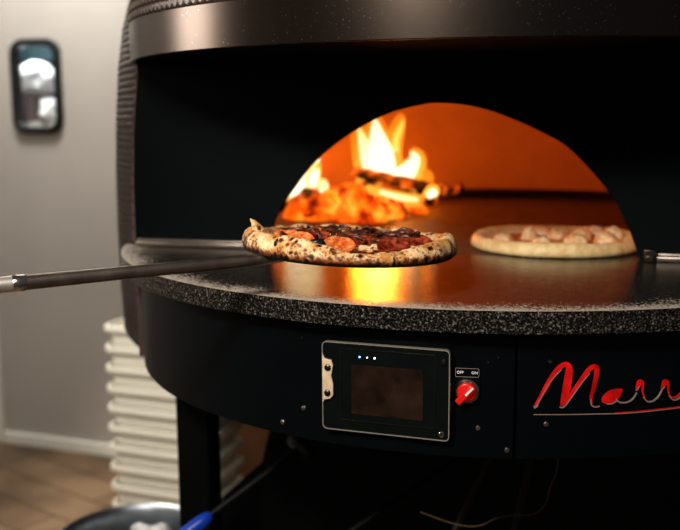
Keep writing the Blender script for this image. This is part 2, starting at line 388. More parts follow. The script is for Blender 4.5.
bm = BM(); box(bm, wx0-.4, wx1+.3, .5, .54, wz1-.05, wz1+.12); o = obj('teal_reflection', bm, 'teal'); o.matrix_world = WM; o['kind'] = 'structure'; o.name = 'reflection_strip'  # teal bar standing in for reflections of the window's inner frame

# ------------------------------------------------------------------ the oven
oven = thing('pizza_oven', 'large round black pizza oven with granite shelf, glowing arched mouth and tiled sides', 'oven', OM)
ZS, ZB = 1.133, 1.0985        # granite top and underside
FY = -.25                     # plane of the black front
HB, HT, HR = 1.5235, 1.5975, .7654
AB = .8935                    # apron underside
SC = .42                      # the round body's own centre lies behind the shelf's
def shellR(z):
    pts = [(.86, .990), (1.0, .996), (1.14, .998), (1.28, .996), (1.40, .991), (1.53, .980), (1.62, .966), (1.70, .944), (1.80, .895)]
    for (z0, r0), (z1, r1) in zip(pts, pts[1:]):
        if z <= z1:
            t = max(0, (z-z0)/(z1-z0)); return r0+(r1-r0)*t
    return .895
A0 = lambda R: math.asin((FY-SC)/R)          # angle of the front corner
def shellX(z): R = shellR(z); return R*cos(A0(R))
def outline(R, n=150):       # from the front-left corner round the back to the front-right corner
    a0 = A0(R); return [(R*cos(a), SC+R*sin(a)) for a in [pi-a0-(pi-2*a0)*k/n for k in range(n+1)]]
bm = BM(); levels = [AB, .95, 1.0, 1.07, 1.14, 1.21, 1.28, 1.34, 1.40, 1.46, 1.53, 1.58, 1.64, 1.70, 1.75, 1.80]
rows = []
for z in levels:
    R = shellR(z); o_ = outline(R)
    o_ = [(-.69, FY+.008)] + o_ + [(.69, FY+.008)]
    rows.append([bm.verts.new((x, y, z)) for x, y in o_])
for A, B in zip(rows, rows[1:]):
    for k in range(len(A)-1): bm.faces.new((A[k], A[k+1], B[k+1], B[k]))
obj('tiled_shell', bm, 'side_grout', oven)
def penny(bm, P, N, r, h=.0028, n=10):
    N = N.normalized(); u = N.cross(Vector((0, 0, 1))).normalized(); w = N.cross(u)
    R0 = [bm.verts.new(P+(u*cos(2*pi*k/n)+w*sin(2*pi*k/n))*r) for k in range(n)]
    R1 = [bm.verts.new(P+N*h+(u*cos(2*pi*k/n)+w*sin(2*pi*k/n))*r*.72) for k in range(n)]
    for k in range(n): bm.faces.new((R0[k], R0[(k+1) % n], R1[(k+1) % n], R1[k]))
    bm.faces.new(R1)
PT = .0195; a_r = .0076; PS = .0172
bm = BM(); z = AB+.009; row = 0
while z < 1.795:              # mosaic on the curved flanks
    R = shellR(z); sl = (shellR(z+.02)-shellR(z-.02))/.04
    for sgn in (-1, 1):
        a = A0(R)+.007+(PS/2/R if row % 2 else 0)
        while a < .30:
            d = Vector((sgn*cos(a), sin(a), 0))
            penny(bm, Vector((d.x*R, SC+d.y*R, z)), d-Vector((0, 0, sl)), a_r, .0030, 8); a += PS/R
    z += PS*.866; row += 1
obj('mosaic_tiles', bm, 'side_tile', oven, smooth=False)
# tiled dome above the hood band
def domeR(z):
    t = (z-HT)/.42; return .757*sqrt(max(0, 1-t*t*.9))+.006
bm = BM(); lathe(bm, [(domeR(HT+.42*k/20), HT+.42*k/20) for k in range(21)]+[(.02, HT+.43)], 96)
for v in bm.verts:
    if v.co.y > 0: v.co.y *= 1.52
obj('dome', bm, 'grout', oven)
bm = BM(); z = HT+.009; row = 0
while z < HT+.17:
    R = domeR(z); sl = (domeR(z+.01)-domeR(z-.01))/.02 if z > HT+.01 else 0
    a = (-100 if row % 2 == 0 else -100+degrees_(PT/2/R) if False else -100+math.degrees(PT/2/R))
    while a < 100:
        d = Vector((sin(radians(a)), -cos(radians(a)), 0)); y = d.y*R*(1.52 if d.y > 0 else 1)
        penny(bm, Vector((d.x*R, y, z)), d-Vector((0, 0, sl)), .0088, .0035); a += math.degrees(PT/R)
    z += PT*.866; row += 1
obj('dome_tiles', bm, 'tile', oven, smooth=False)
# hood band: rolled strip with a black soffit
def arcpts(R, a0, a1, n): return [(R*sin(radians(a0+(a1-a0)*k/n)), -R*cos(radians(a0+(a1-a0)*k/n))) for k in range(n+1)]
bm = BM(); A = arcpts(HR, -105, 105, 120); B = arcpts(HR-.012, -105, 105, 120)
prism(bm, A+B[::-1], HB, HT); obj('hood_band', bm, 'hood', oven, bevel=.0015)
bm = BM(); prism(bm, arcpts(HR-.013, -100, 100, 90), HB+.006, HB+.02); obj('hood_soffit', bm, 'black_face', oven, smooth=False)
# front plate with the arched mouth
arch_pts = [(.333, 0), (.3215, .03), (.306, .0675), (.270, .131), (.1945, .213), (.135, .248), (.082, .272), (.035, .289), (-.015, .300), (-.066, .3035), (-.096, .3005), (-.1696, .282), (-.251, .240), (-.320, .187), (-.371, .126), (-.407, .072), (-.421, .03), (-.428, 0)]
def smooth_arch(n=6):
    P = [Vector((x, z, 0)) for x, z in arch_pts]; out = []
    for i in range(len(P)-1):
        a, b_, c, d = P[max(0, i-1)], P[i], P[i+1], P[min(len(P)-1, i+2)]
        for k in range(n):
            t = k/n; out.append(.5*((2*b_)+(c-a)*t+(2*a-5*b_+4*c-d)*t*t+(3*b_-a-3*c+d)*t**3))
    out.append(P[-1]); return [(v.x, ZS+v.y) for v in out]
arch = smooth_arch()
na = len(arch); bm = BM()
outer = []
for i, (x, z) in enumerate(arch):          # matching points on the plate's outer edge
    dx, dz = x+.045, z-ZS+.001; t = min(.735-.0 if False else ((.735+.045) if dx > 0 else (.735-.045))/max(abs(dx), 1e-6), (HB+.01-ZS)/max(dz, 1e-6)); outer.append((-.045+dx*t, ZS+max(0, dz)*t))
outer[0] = (.735, ZS); outer[-1] = (-.735, ZS)
for cxn in (.735, -.735):                  # put one vertex on each top corner
    i = min(range(na), key=lambda i: hypot(outer[i][0]-cxn, outer[i][1]-HB-.01)); outer[i] = (cxn, HB+.01)
outer = [(math.copysign(min(abs(x), shellX(z)-.003), x), z) for x, z in outer]
V = [[bm.verts.new((x, y, z)) for x, z in P] for P, y in ((outer, FY), (outer, FY+.014), (arch, FY+.014), (arch, FY))]
for s in range(4):
    A, B = V[s], V[(s+1) % 4]
    for k in range(na-1): bm.faces.new((A[k], A[k+1], B[k+1], B[k]))
obj('face_plate', bm, 'black_face', oven, autos=30)
# granite landing shelf, cut out round the turning deck
DC, DR = Vector((0, .40)), .655
bm = BM(); a_e = math.degrees(math.acos(-FY/.8))
P = arcpts(.8, -a_e, a_e, 120)
P += [(.70, FY+.004), (.6, FY+.004), (.6, .13)]
Q = []
for k in range(61):
    a = radians(-65.5+131*k/60); Q.append((DC.x+(DR+.004)*sin(a), DC.y-(DR+.004)*cos(a)))
P += Q[::-1] + [(-.6, .13), (-.6, FY+.004), (-.70, FY+.004)]
prism(bm, P, ZB, ZS)
obj('granite_shelf', bm, 'granite', oven, bevel=.0025)
bm = BM(); lathe(bm, [(.002, ZB), (DR, ZB), (DR, ZS-.004), (DR-.003, ZS-.001), (.002, ZS-.001)], 128, DC.x, DC.y); obj('rotating_deck', bm, 'deck', oven)
# the vault inside
bm = BM(); VR = .70; prof = [(VR, ZB), (VR, 1.18), (VR, 1.25), (VR, 1.32), (VR, 1.40)]+[(VR*cos(radians(a)), 1.40+.19*sin(radians(a))) for a in range(8, 89, 8)]+[(.02, 1.59)]
lathe(bm, prof, 96, DC.x, DC.y)
bmesh.ops.delete(bm, geom=[f for f in bm.faces if f.calc_center_median().y < .0], context='FACES')
obj('oven_vault', bm, 'refractory', oven)
bm = BM(); lathe(bm, [(DR+.003, ZB), (DR+.003, ZS+.012), (DR+.02, ZS+.026), (VR-.002, ZS+.028)], 96, DC.x, DC.y)
bmesh.ops.delete(bm, geom=[f for f in bm.faces if f.calc_center_median().y < .13], context='FACES')
obj('deck_surround', bm, 'black_part', oven)
# flared throat from the mouth to the vault
bm = BM(); A = [bm.verts.new((x*1.012+.0005, FY+.014, z)) for x, z in arch]; xe = .572
B = []
for i, (x, z) in enumerate(arch):
    t = i/(na-1); a = pi*t; B.append(bm.verts.new((xe*cos(a), .004, ZS+.43*sin(a))))
for k in range(na-1): bm.faces.new((A[k], A[k+1], B[k+1], B[k]))
obj('mouth_throat', bm, 'refractory', oven)
# steel sills either side of the mouth
for nm, x0, x1, lab in (('face_sill', -.725, -.43, None), ('face_sill', .352, .725, None)):
    bm = BM(); box(bm, x0, x1, FY-.022, FY, ZS, ZS+.011); box(bm, x0, x1, FY-.014, FY, ZS+.011, ZS+.016)
    s_ = obj(nm, bm, 'steel', oven, bevel=.003)
    if x0 > 0:
        bm = BM(); box(bm, .338, .362, FY-.026, FY, ZS, ZS+.024); box(bm, .341, .357, FY-.034, FY-.02, ZS, ZS+.014); obj('sill_bracket', bm, 'dark_steel', s_, bevel=.002)
# black apron: two curved panels and the underside
AR = .7606
for a0, a1 in ((-69, 10.15), (10.45, 69)):
    bm = BM(); n = 60; prism(bm, arcpts(AR, a0, a1, n)+arcpts(AR-.014, a0, a1, n)[::-1], AB, ZB-.012); obj('apron_panel', bm, 'black_apron', oven, bevel=.0015)
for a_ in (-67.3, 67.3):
    bm = BM(); mtx_ = Matrix.Rotation(radians(a_), 4, 'Z'); box(bm, -.006, .006, -AR-.012, -AR+.02, AB, ZB-.012, mtx_); obj('apron_edge_sheen', bm, 'edge_sheen', oven, bevel=.002)  # thin strips painted as the sheen along the apron's grazing edges
bm = BM(); prism(bm, arcpts(AR-.022, -88, 88, 90)+[(.74, .2), (.55, .8), (-.55, .8), (-.74, .2)], AB+.004, AB+.014); obj('underside_plate', bm, 'black_part', oven, smooth=False)
bm = BM(); prism(bm, arcpts(AR-.03, -86, 86, 90)+arcpts(AR-.04, -86, 86, 90)[::-1], AB+.03, ZB); obj('apron_lining', bm, 'black_part', oven, smooth=False)
def on_apron(arc, z, out=0):       # frame on the apron: x along it, y inward, z up
    a = arc/AR; return Matrix.Translation(((AR+out)*sin(a), -(AR+out)*cos(a), z)) @ Matrix.Rotation(a, 4, 'Z')
def mtx(bm, Mx):
    for v in bm.verts: v.co = Mx @ v.co
# screws
def screw(parent, Mx, r=.0042, name='screw', mat='steel'):
    bm = BM(); rings = []
    for rr, d in ((r, 0), (r, .0018), (r*.75, .003), (r*.3, .0032)):
        rings.append([bm.verts.new((rr*cos(2*pi*k/14), -d, rr*sin(2*pi*k/14))) for k in range(14)])
    for A, B in zip(rings, rings[1:]):
        for k in range(14): bm.faces.new((A[k], A[(k+1) % 14], B[(k+1) % 14], B[k]))
    bm.faces.new(rings[-1]); mtx(bm, Mx); return obj(name, bm, mat, parent)
for arc, z in ((-.2063, .9452), (-.2486, .9143), (.0809, .9416), (.1253, .9081), (.1832, .950)): screw(oven, on_apron(arc, z))
for arc, z in ((.1865, 1.0485), (-.207, 1.062), (.095, 1.045), (.11, 1.053)): screw(oven, on_apron(arc, z), .003, mat='dark_steel')
# control panel
PM = on_apron(-.0608, .9955, -.001)
pw, ph = .1015, .0705
bm = BM(); plate(bm, rrect(-pw, pw, -ph, ph, .007, 5), -.014, .02); mtx(bm, PM); panel = obj('control_panel', bm, 'panel_black', oven, autos=30)
bm = BM(); ring_plate(bm, rrect(-pw-.0008, pw+.0008, -ph-.0008, ph+.0008, .0075, 5), rrect(-pw+.0008, pw-.0008, -ph+.0008, ph-.0008, .006, 5), -.0155, -.008); mtx(bm, PM); obj('cover_edge', bm, 'panel_edge', panel)
def pf(u, v): return (-pw+2*pw*u, ph-2*ph*v)
x0, z1 = pf(.146, .06); x1, z0 = pf(.895, .885)
bm = BM(); ring_plate(bm, rrect(x0, x1, z0, z1, .003, 3), rrect(x0+.0012, x1-.0012, z0+.0012, z1-.0012, .0025, 3), -.0152, -.0138); mtx(bm, PM); obj('screen_bezel', bm, 'dark_steel', panel, label='thin dark bezel line round the display')
x0, z1 = pf(.235, .235); x1, z0 = pf(.80, .80)
bm = BM(); plate(bm, rrect(x0, x1, z0, z1, .001, 2), -.0148, -.0135); mtx(bm, PM); obj('display_screen', bm, 'screen', panel)
x0, z1 = pf(.004, .16); x1, z0 = pf(.092, .66)
bm = BM(); hp = [(x0, z1+.004), (x0+.004, z1-.004), (x1-.003, z1-.006), (x1, z1-.014), (x1-.003, z1-.03), (x1, z0+.026), (x1, z0+.008), (x1-.005, z0+.002), (x0+.003, z0), (x0+.002, z0-.004), (x0, z0-.004)]
plate(bm, hp, -.019, -.014); mtx(bm, PM); hg = obj('hinge_plate', bm, 'hinge', panel, label='pale brass hinge plate', bevel=.001)
for u, v in ((.050, .285), (.046, .575)):
    x, z = pf(u, v); screw(panel, PM @ Matrix.Translation((x, -.019, z)), .0052, 'hinge_screw', 'dark_steel')
for u, v, mm in ((.945, .93, 'chrome'), (.955, .13, 'dark_steel')):
    x, z = pf(u, v); screw(panel, PM @ Matrix.Translation((x, -.014, z)), .0048, 'cover_screw', mm)
for u, mm, lab in ((.302, 'led_blue', 'lit blue indicator light'), (.362, 'led_white', 'dim greenish indicator light'), (.422, 'led_warm', 'lit white indicator light')):
    x, z = pf(u, .145); bm = BM(); plate(bm, rrect(x-.0011, x+.0011, z-.0011, z+.0011, .0004, 2), -.0158, -.0138); mtx(bm, PM); obj('indicator_light', bm, mm, panel, label=lab)
# rotary switch with its OFF / ON plate
SM = on_apron(.0634, 1.0005)
bm = BM(); plate(bm, rrect(-.0185, .0185, -.021, .036, .002, 2), -.003, .001); mtx(bm, SM); sw = obj('switch_plate', bm, 'black_apron', oven, bevel=.0008)
bm = BM(); ring_plate(bm, rrect(-.018, .018, .0215, .0355, .0015, 2), rrect(-.0172, .0172, .0223, .0347, .001, 2), -.0038, -.0028); mtx(bm, SM); obj('plate_border', bm, 'panel_edge', sw)
def text_bm(txt, size):
    cu = bpy.data.curves.new('t', 'FONT'); cu.body = txt; cu.size = size; cu.extrude = .0003; cu.align_x = 'CENTER'; cu.align_y = 'CENTER'; cu.offset = size*.012
    o = bpy.data.objects.new('t', cu); COL.objects.link(o); dg = bpy.context.evaluated_depsgraph_get(); dg.update()
    me = bpy.data.meshes.new_from_object(o.evaluated_get(dg)); bm = BM(); bm.from_mesh(me)
    bpy.data.objects.remove(o); bpy.data.meshes.remove(me); bpy.data.curves.remove(cu); return bm
for txt, x in (('OFF', -.0105), ('ON', .0112)):
    bm = text_bm(txt, .0060); mtx(bm, SM @ Matrix.Translation((x, -.0034, .0285)) @ Matrix.Rotation(pi/2, 4, 'X')); obj('switch_lettering', bm, 'white_ink', sw, smooth=False)
def disc_y(bm, prof, n=36):           # lathe about the y axis: (radius, y)
    rings = [[bm.verts.new((r*cos(2*pi*k/n), y, r*sin(2*pi*k/n))) for k in range(n)] for r, y in prof]
    for A, B in zip(rings, rings[1:]):
        for k in range(n): bm.faces.new((A[k], A[(k+1) % n], B[(k+1) % n], B[k]))
    bm.faces.new(rings[-1]); return rings
bm = BM(); disc_y(bm, [(.0188, -.002), (.0188, -.007), (.0165, -.009), (.0150, -.009), (.0148, -.0055)]); mtx(bm, SM); obj('switch_collar', bm, 'chrome', sw)
bm = BM(); disc_y(bm, [(.0150, -.005), (.0145, -.012), (.0115, -.0135), (.001, -.0138)]); mtx(bm, SM)
KM = SM @ Matrix.Rotation(radians(-47), 4, 'Y')
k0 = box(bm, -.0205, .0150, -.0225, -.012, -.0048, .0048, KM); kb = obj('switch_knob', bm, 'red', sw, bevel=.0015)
bm = BM(); box(bm, -.002, .0145, -.0238, -.022, -.0016, .0016, KM); obj('knob_pointer', bm, 'white_ink', sw)
# script lettering: strokes traced on the apron
def logo_pt(zx, zy):
    px, py = 480+zx*.2941, 320+zy*.2941
    o = OMI @ CAM; e = OMI.to_3x3() @ ray(px, py)
    A = e.x**2+e.y**2; Bq = o.x*e.x+o.y*e.y; C_ = o.x**2+o.y**2-AR*AR
    q = o+e*((-Bq-sqrt(max(0, Bq*Bq-A*C_)))/A); return AR*atan2(q.x, -q.y), q.z
def catmull(P, n=8):
    out = []
    for i in range(len(P)-1):
        a, b_, c, d = [Vector(P[max(0, min(len(P)-1, j))]) for j in (i-1, i, i+1, i+2)]
        for k in range(n):
            t = k/n; out.append(.5*((2*b_)+(c-a)*t+(2*a-5*b_+4*c-d)*t*t+(3*b_-a-3*c+d)*t**3))
    out.append(Vector(P[-1])); return out
def stroke(bm, pts, dz=(0, 0), grow=0, out=.0012, thick=.0024):
    C3 = catmull([(x, y, w) for x, y, w in pts]); L = []
    for i, c in enumerate(C3):
        a = C3[max(0, i-1)]; d = C3[min(len(C3)-1, i+1)]; t = Vector((d.x-a.x, d.y-a.y)); t = t.normalized() if t.length > 1e-6 else Vector((1, 0))
        nrm = Vector((-t.y, t.x)); h = c.z/2+grow; row = []
        for s in (1, -1):
            u, v = logo_pt(c.x+nrm.x*h*s+dz[0], c.y+nrm.y*h*s+dz[1]); Mx = on_apron(u, v, 0)
            row += [bm.verts.new(Mx @ Vector((0, -out, 0))), bm.verts.new(Mx @ Vector((0, -out+thick, 0)))]
        L.append(row)
    for A, B in zip(L, L[1:]):
        for k in ((0, 2), (2, 3), (3, 1), (1, 0)): bm.faces.new((A[k[0]], A[k[1]], B[k[1]], B[k[0]]))
    for R_ in (L[0], L[-1]): bm.faces.new((R_[0], R_[2], R_[3], R_[1]))
letters = [      # red fills, then the pale cut edges of each letter
    ([[(188, 291, 9), (205, 262, 13), (240, 200, 16), (268, 163, 17), (290, 150, 15), (302, 158, 20), (301, 185, 26), (294, 230, 27), (284, 272, 20), (276, 291, 8)],
      [(278, 290, 7), (300, 266, 11), (340, 209, 14), (370, 168, 15), (390, 158, 16), (397, 172, 17), (387, 225, 13), (377, 262, 10), (379, 284, 6)]],
     [[(182, 296, 8), (192, 292, 7), (204, 268, 3.5), (240, 207, 3), (276, 168, 3)], [(270, 295, 4), (284, 295, 4), (306, 268, 3.5), (346, 212, 3), (372, 180, 2.5)], [(376, 268, 3), (378, 288, 4.5), (392, 295, 4), (406, 292, 3)]]),
    ([[(415, 279, 6), (422, 273, 24), (434, 266, 36), (450, 257, 40), (465, 248, 32), (476, 240, 16), (483, 235, 5)]],
     [[(428, 284, 3), (446, 284, 4), (466, 272, 4)], [(462, 268, 4), (474, 279, 5), (498, 279, 4), (518, 268, 4), (532, 246, 3)]]),
    ([[(530, 236, 5), (537, 222, 14), (544, 212, 20), (551, 212, 12), (553, 224, 7)], [(553, 224, 6), (552, 246, 5), (560, 264, 4)]],
     [[(530, 240, 3), (540, 226, 3)], [(554, 262, 4), (568, 276, 5), (588, 274, 4), (606, 258, 4), (617, 238, 3)]]),
    ([[(616, 234, 5), (622, 222, 12), (629, 212, 20), (636, 212, 14), (640, 224, 7)], [(640, 224, 6), (640, 246, 5), (648, 260, 4), (664, 262, 5), (682, 250, 9), (692, 238, 8)]],
     [[(616, 238, 3), (626, 226, 3)], [(642, 258, 4), (654, 270, 5), (672, 268, 4), (690, 250, 4)]]),
]
for fills, edges in letters:
    bm = BM()
    for s_ in fills: stroke(bm, s_, (0, 0), 0, .0016, .003)
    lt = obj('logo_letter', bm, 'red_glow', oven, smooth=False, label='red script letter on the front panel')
    bm = BM()
    for s_ in edges: stroke(bm, s_, (0, 0), 0, .0022, .003)
    obj('letter_edge', bm, 'cut_edge', lt, smooth=False, label='pale cut edge of the script letter')
bm = BM(); stroke(bm, [(182, 321, 2.6), (290, 321, 2.6), (400, 319, 2.8), (480, 317, 2.8), (560, 311, 3), (640, 302, 3), (700, 295, 3)], out=.0016, thick=.0028); obj('logo_underline', bm, 'cut_edge', oven, smooth=False)
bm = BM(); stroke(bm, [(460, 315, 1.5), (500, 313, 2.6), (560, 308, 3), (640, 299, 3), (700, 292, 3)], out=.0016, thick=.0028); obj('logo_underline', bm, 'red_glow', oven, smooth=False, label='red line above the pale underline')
for x, y in ((238, 140), (224, 355)):
    u, v = logo_pt(x, y); screw(oven, on_apron(u, v), .0032)
# stand: four legs, feet, and the dark slanted side plate
for sx, y in ((-.597, -.256), (.597, -.256), (-.597, .80), (.597, .80)):
    bm = BM(); box(bm, sx-.037, sx+.037, y-.037, y+.037, .02, AB+.006); lg = obj('leg', bm, 'black_part', oven, bevel=.004)
    bm = BM(); box(bm, sx-.06, sx+.06, y-.06, y+.06, 0, .02); obj('foot_plate', bm, 'black_part', lg, bevel=.003)
sp = [in_oven(px, py, .05) for px, py in ((222, 497), (262, 462), (300, 431))]
bm = BM(); plate(bm, [(sp[0].x, sp[0].z), (sp[1].x, sp[1].z), (sp[2].x-.01, AB+.004), (.74, AB+.004), (.74, .0), (sp[0].x-.03, .0)], .05, .062); obj('stand_panel', bm, 'black_part', oven, smooth=False)

# ------------------------------------------------------------------ things under the oven and behind
def leaning(name, p0, p1, y0, y1, r, mat, label, cat, group=None, parent=None):
    bm = BM(); tube(bm, [at_y(*p0, y0), at_y(*p1, y1)], r); o = obj(name, bm, mat, parent)
    if label: tag(o, label, cat, group)
    return o
# blue-handled brush: hangs its rod against the stand
A = at_y(176, 541, 1.82); B = at_y(302, 447, 1.93); d = (B-A).normalized()
br_ = thing('oven_brush', 'long dark rod with a blue grip leaning beside the oven leg', 'brush', Matrix.Translation(A))
bm = BM(); tube(bm, [A-A+d*.0, d*.005, d*.02, d*.06, d*.078, d*.085], [.010, .014, .0155, .0155, .013, .009]); obj('grip', bm, 'blue', br_, label='blue plastic grip')
bm = BM(); tube(bm, [d*.08, B-A], .008); obj('rod', bm, 'black_part', br_)
bm = BM(); u, w = frame_at(A, B); e = B-A
for s in (-1, 1):
    pass
tube(bm, [e-u*.06, e-u*.05, e+u*.05, e+u*.06], [.008, .016, .016, .008]); obj('brush_head', bm, 'black_part', br_)
leaning('wooden_stick', (452, 536), (492, 452), 1.75, 1.80, .006, 'wood_stick', 'thin wooden stick leaning left of the loose cable under the oven', 'stick', 'sticks under the oven')
leaning('wooden_stick', (512, 540), (532, 455), 1.75, 1.80, .007, 'wood_stick', 'thin wooden stick standing behind the loose cable under the oven', 'stick', 'sticks under the oven')
leaning('wooden_stick', (338, 540), (474, 448), 1.85, 1.95, .007, 'black_part', 'long dark pole slanting under the oven below the control panel', 'stick', 'sticks under the oven')
bm = BM(); cp = [(558, 452, 0), (557, 470, 0), (550, 488, 0), (546, 503, 0), (534, 514, 0), (514, 515, 0), (497, 518, 0), (478, 526, 0), (455, 524, 0), (420, 512, 0)]
cc = catmull(cp, 6); tube(bm, [at_y(c.x, c.y, 1.70) for c in cc], .0016, 8); tag(obj('cable', bm, 'cable'), 'thin brown cable hanging loose under the oven', 'cable')
# metal bin
bc = at_z(135, 536, .36); bm = BM()
lathe(bm, [(.002, .006), (.17, .006), (.172, 0), (.175, .01), (.192, .342), (.200, .352), (.203, .360), (.196, .364), (.188, .356), (.184, .33), (.170, .02), (.002, .016)], 56)
bn = obj('metal_bin', bm, 'bin_metal'); bn.location = (bc.x, bc.y, 0); tag(bn, 'round dark metal bin on the floor behind the oven leg', 'bin')
for i, (dx, dy, lab) in enumerate(((.03, .07, 'crumpled white paper at the back of the metal bin'), (.105, -.04, 'crumpled white paper at the right side of the metal bin'))):
    bm = BM(); lumpy(bm, (0, 0, 0), .055, .05, .04, 20+i, .6); o = obj('crumpled_paper', bm, 'paper', smooth=False); o.location = (bc.x+dx, bc.y+dy, .315); tag(o, lab, 'paper', 'paper in the metal bin')
bm = BM(); lathe(bm, [(.002, 0), (.168, .02), (.178, .25), (.12, .268), (.002, .272)], 40); lin = obj('bin_contents', bm, 'black_part'); lin.name = 'bin_liner'; lin.parent = bn
# low wooden cabinet against the back wall, seen between the trays and the stand
cp0 = at_y(236, 440, 3.30)
cb = thing('wooden_cabinet', 'brown wooden cabinet behind the dough trays, seen past the oven leg', 'cabinet', Matrix.Translation((cp0.x, cp0.y, 0)) @ Matrix.Rotation(wang, 4, 'Z'))
bm = BM(); box(bm, -.1, .5, .0, .22, .05, .62); box(bm, -.08, .48, .03, .2, 0, .05); box(bm, -.115, .515, -.015, .225, .62, .645); obj('cabinet_body', bm, 'brown_wood', cb, bevel=.003)
for x0 in (-.09, .205):
    bm = BM(); box(bm, x0, x0+.285, -.018, -.001, .07, .60); dr = obj('door', bm, 'brown_wood', cb, bevel=.004)
    bm = BM(); tube(bm, [(x0+(.25 if x0 < 0 else .035), -.018, .42), (x0+(.25 if x0 < 0 else .035), -.034, .42), (x0+(.25 if x0 < 0 else .035), -.042, .42)], [.006, .011, .009], 12); obj('knob', bm, 'dark_steel', dr)
# the stack of dough trays
TR = Matrix.Rotation(radians(-21), 4, 'Z'); tl = at_y(117, 330, 3.10)
tw, td, th = .40, .22, .0672
words = ['lowest', 'second from the bottom', 'third from the bottom', 'fourth from the bottom', 'fifth from the bottom', 'middle one, sixth from the bottom', 'fifth from the top', 'fourth from the top', 'third from the top', 'second from the top', 'topmost']
def tray_mesh():
    bm = BM()
    def L(x, y, z, r): return [bm.verts.new((px, py, z)) for px, py in rrect(-x, x, -y, y, r, 5)]
    rings = [L(tw/2-.022, td/2-.022, 0, .02), L(tw/2-.014, td/2-.014, .040, .025), L(tw/2-.013, td/2-.013, .046, .025), L(tw/2, td/2, .048, .03), L(tw/2+.002, td/2+.002, .058, .03), L(tw/2, td/2, .069, .03), L(tw/2-.008, td/2-.008, .070, .025), L(tw/2-.016, td/2-.016, .045, .022), L(tw/2-.026, td/2-.026, .006, .02)]
    for A, B in zip(rings, rings[1:]):
        for k in range(len(A)): bm.faces.new((A[k], A[(k+1) % len(A)], B[(k+1) % len(A)], B[k]))
    bm.faces.new(rings[0]); bm.faces.new(rings[-1]); return bm
t0 = None
cen = Vector((tl.x, tl.y, 0)) + TR @ Vector((tw/2, td/2*.2, 0))
for i in range(11):
    if t0 is None: o = t0 = obj('dough_tray', tray_mesh(), 'tray', autos=50)
    else: o = t0.copy(); COL.objects.link(o)
    o.matrix_world = Matrix.Translation((cen.x, cen.y, .004+i*th)) @ TR
    tag(o, 'white plastic dough tray, %s of the stack behind the oven' % words[i], 'tray', 'stacked dough trays')

# ------------------------------------------------------------------ fire
def log_piece(name, P, Q, r, seed, label):
    P, Q = L2W(P), L2W(Q); bm = BM(); n = 16; pts = [P.lerp(Q, k/n) for k in range(n+1)]
    u, w = frame_at(P, Q); rings = []
    for i, p in enumerate(pts):
        rr = r*(.8 if i in (0, n) else 1)
        rings.append([bm.verts.new(p-P+(u*cos(2*pi*k/14)+w*sin(2*pi*k/14))*rr*(1+.35*noise.noise(Vector((cos(2*pi*k/14)*1.3, sin(2*pi*k/14)*1.3, i*.5+seed*7))))) for k in range(14)])
    for A, B in zip(rings, rings[1:]):
        for k in range(14): bm.faces.new((A[k], A[(k+1) % 14], B[(k+1) % 14], B[k]))
    bm.faces.new(rings[0]); bm.faces.new(rings[-1])
    o = obj(name, bm, 'log'); o.location = P; return tag(o, label, 'firewood', 'burning firewood in the oven')
I = in_oven
log_piece('firewood_log', I(352, 172, .60), I(444, 191, .50), .017, 1, 'charred burning log lying highest, under the big flame')
log_piece('firewood_log', I(352, 196, .56), I(436, 203, .46), .014, 2, 'glowing split log just below the top log, under the big flame')
log_piece('firewood_log', I(286, 212, .30), I(316, 190, .52), .022, 3, 'dark charred log at the left edge of the oven mouth')
log_piece('firewood_log', I(330, 212, .36), I(378, 182, .66), .018, 4, 'burning log slanting up through the glowing embers')
log_piece('firewood_log', I(436, 190, .84), I(462, 188, .90), .016, 5, 'small charred wood end right of the big flame')
# ember bed
bm = BM()
rnd = random.Random(5)
for i in range(90):
    px = 296+rnd.random()*100; yl = .22+rnd.random()*.4
    t = (px-296)/100; top = 216-28*max(0, 1-abs(t-.45)*1.6)
    py = top+rnd.random()*(222-top)
    p = I(px, py, yl); p.z = max(p.z, ZS+.012)
    if hypot(p.x, p.y-.4) > .62: continue
    r = .014+rnd.random()*.022
    c = L2W(p); g = bmesh.ops.create_icosphere(bm, subdivisions=2, radius=r)
    for v in g['verts']: v.co = v.co*(1+.5*noise.noise(v.co*40+Vector((i, 0, 0))))+c
for i in range(40):                                # coals spread on the deck under the pile
    a = rnd.random()*2*pi; q = rnd.random()**.5*.2
    c = L2W((-.36+q*cos(a)*.7, .48+q*sin(a), ZS+.010)); g = bmesh.ops.create_icosphere(bm, subdivisions=2, radius=.016+rnd.random()*.016)
    for v in g['verts']: v.co = v.co*(1+.5*noise.noise(v.co*40+Vector((i, 3, 0))))+c
tag(obj('glowing_embers', bm, 'ember'), 'bed of glowing orange embers on the oven deck under the logs', 'embers', kind='stuff')
# flames
def flame(bm, lay, path, heat, yl, flat=.55):
    cc = catmull([(x, y, w) for x, y, w in path], 6); pts = [I(c.x, c.y, yl) for c in cc]
    R_ = [max(.0015, c.z*(yl+2.16)/F/2) for c in cc]; n = 14; rings = []
    for i, (p, r) in enumerate(zip(pts, R_)):
        a = pts[max(0, i-1)]; d = pts[min(len(pts)-1, i+1)]; t = (d-a); t.y = 0; t.normalize(); u = Vector((t.z, 0, -t.x))
        ring = []
        for k in range(n):
            v = bm.verts.new(p+u*cos(2*pi*k/n)*r+Vector((0, 1, 0))*sin(2*pi*k/n)*r*flat); f_ = i/(len(pts)-1)
            v[lay] = heat[0]+(heat[1]-heat[0])*f_; ring.append(v)
        rings.append(ring)
    for A, B in zip(rings, rings[1:]):
        for k in range(n): bm.faces.new((A[k], A[(k+1) % n], B[(k+1) % n], B[k]))
    bm.faces.new(rings[0]); bm.faces.new(rings[-1])
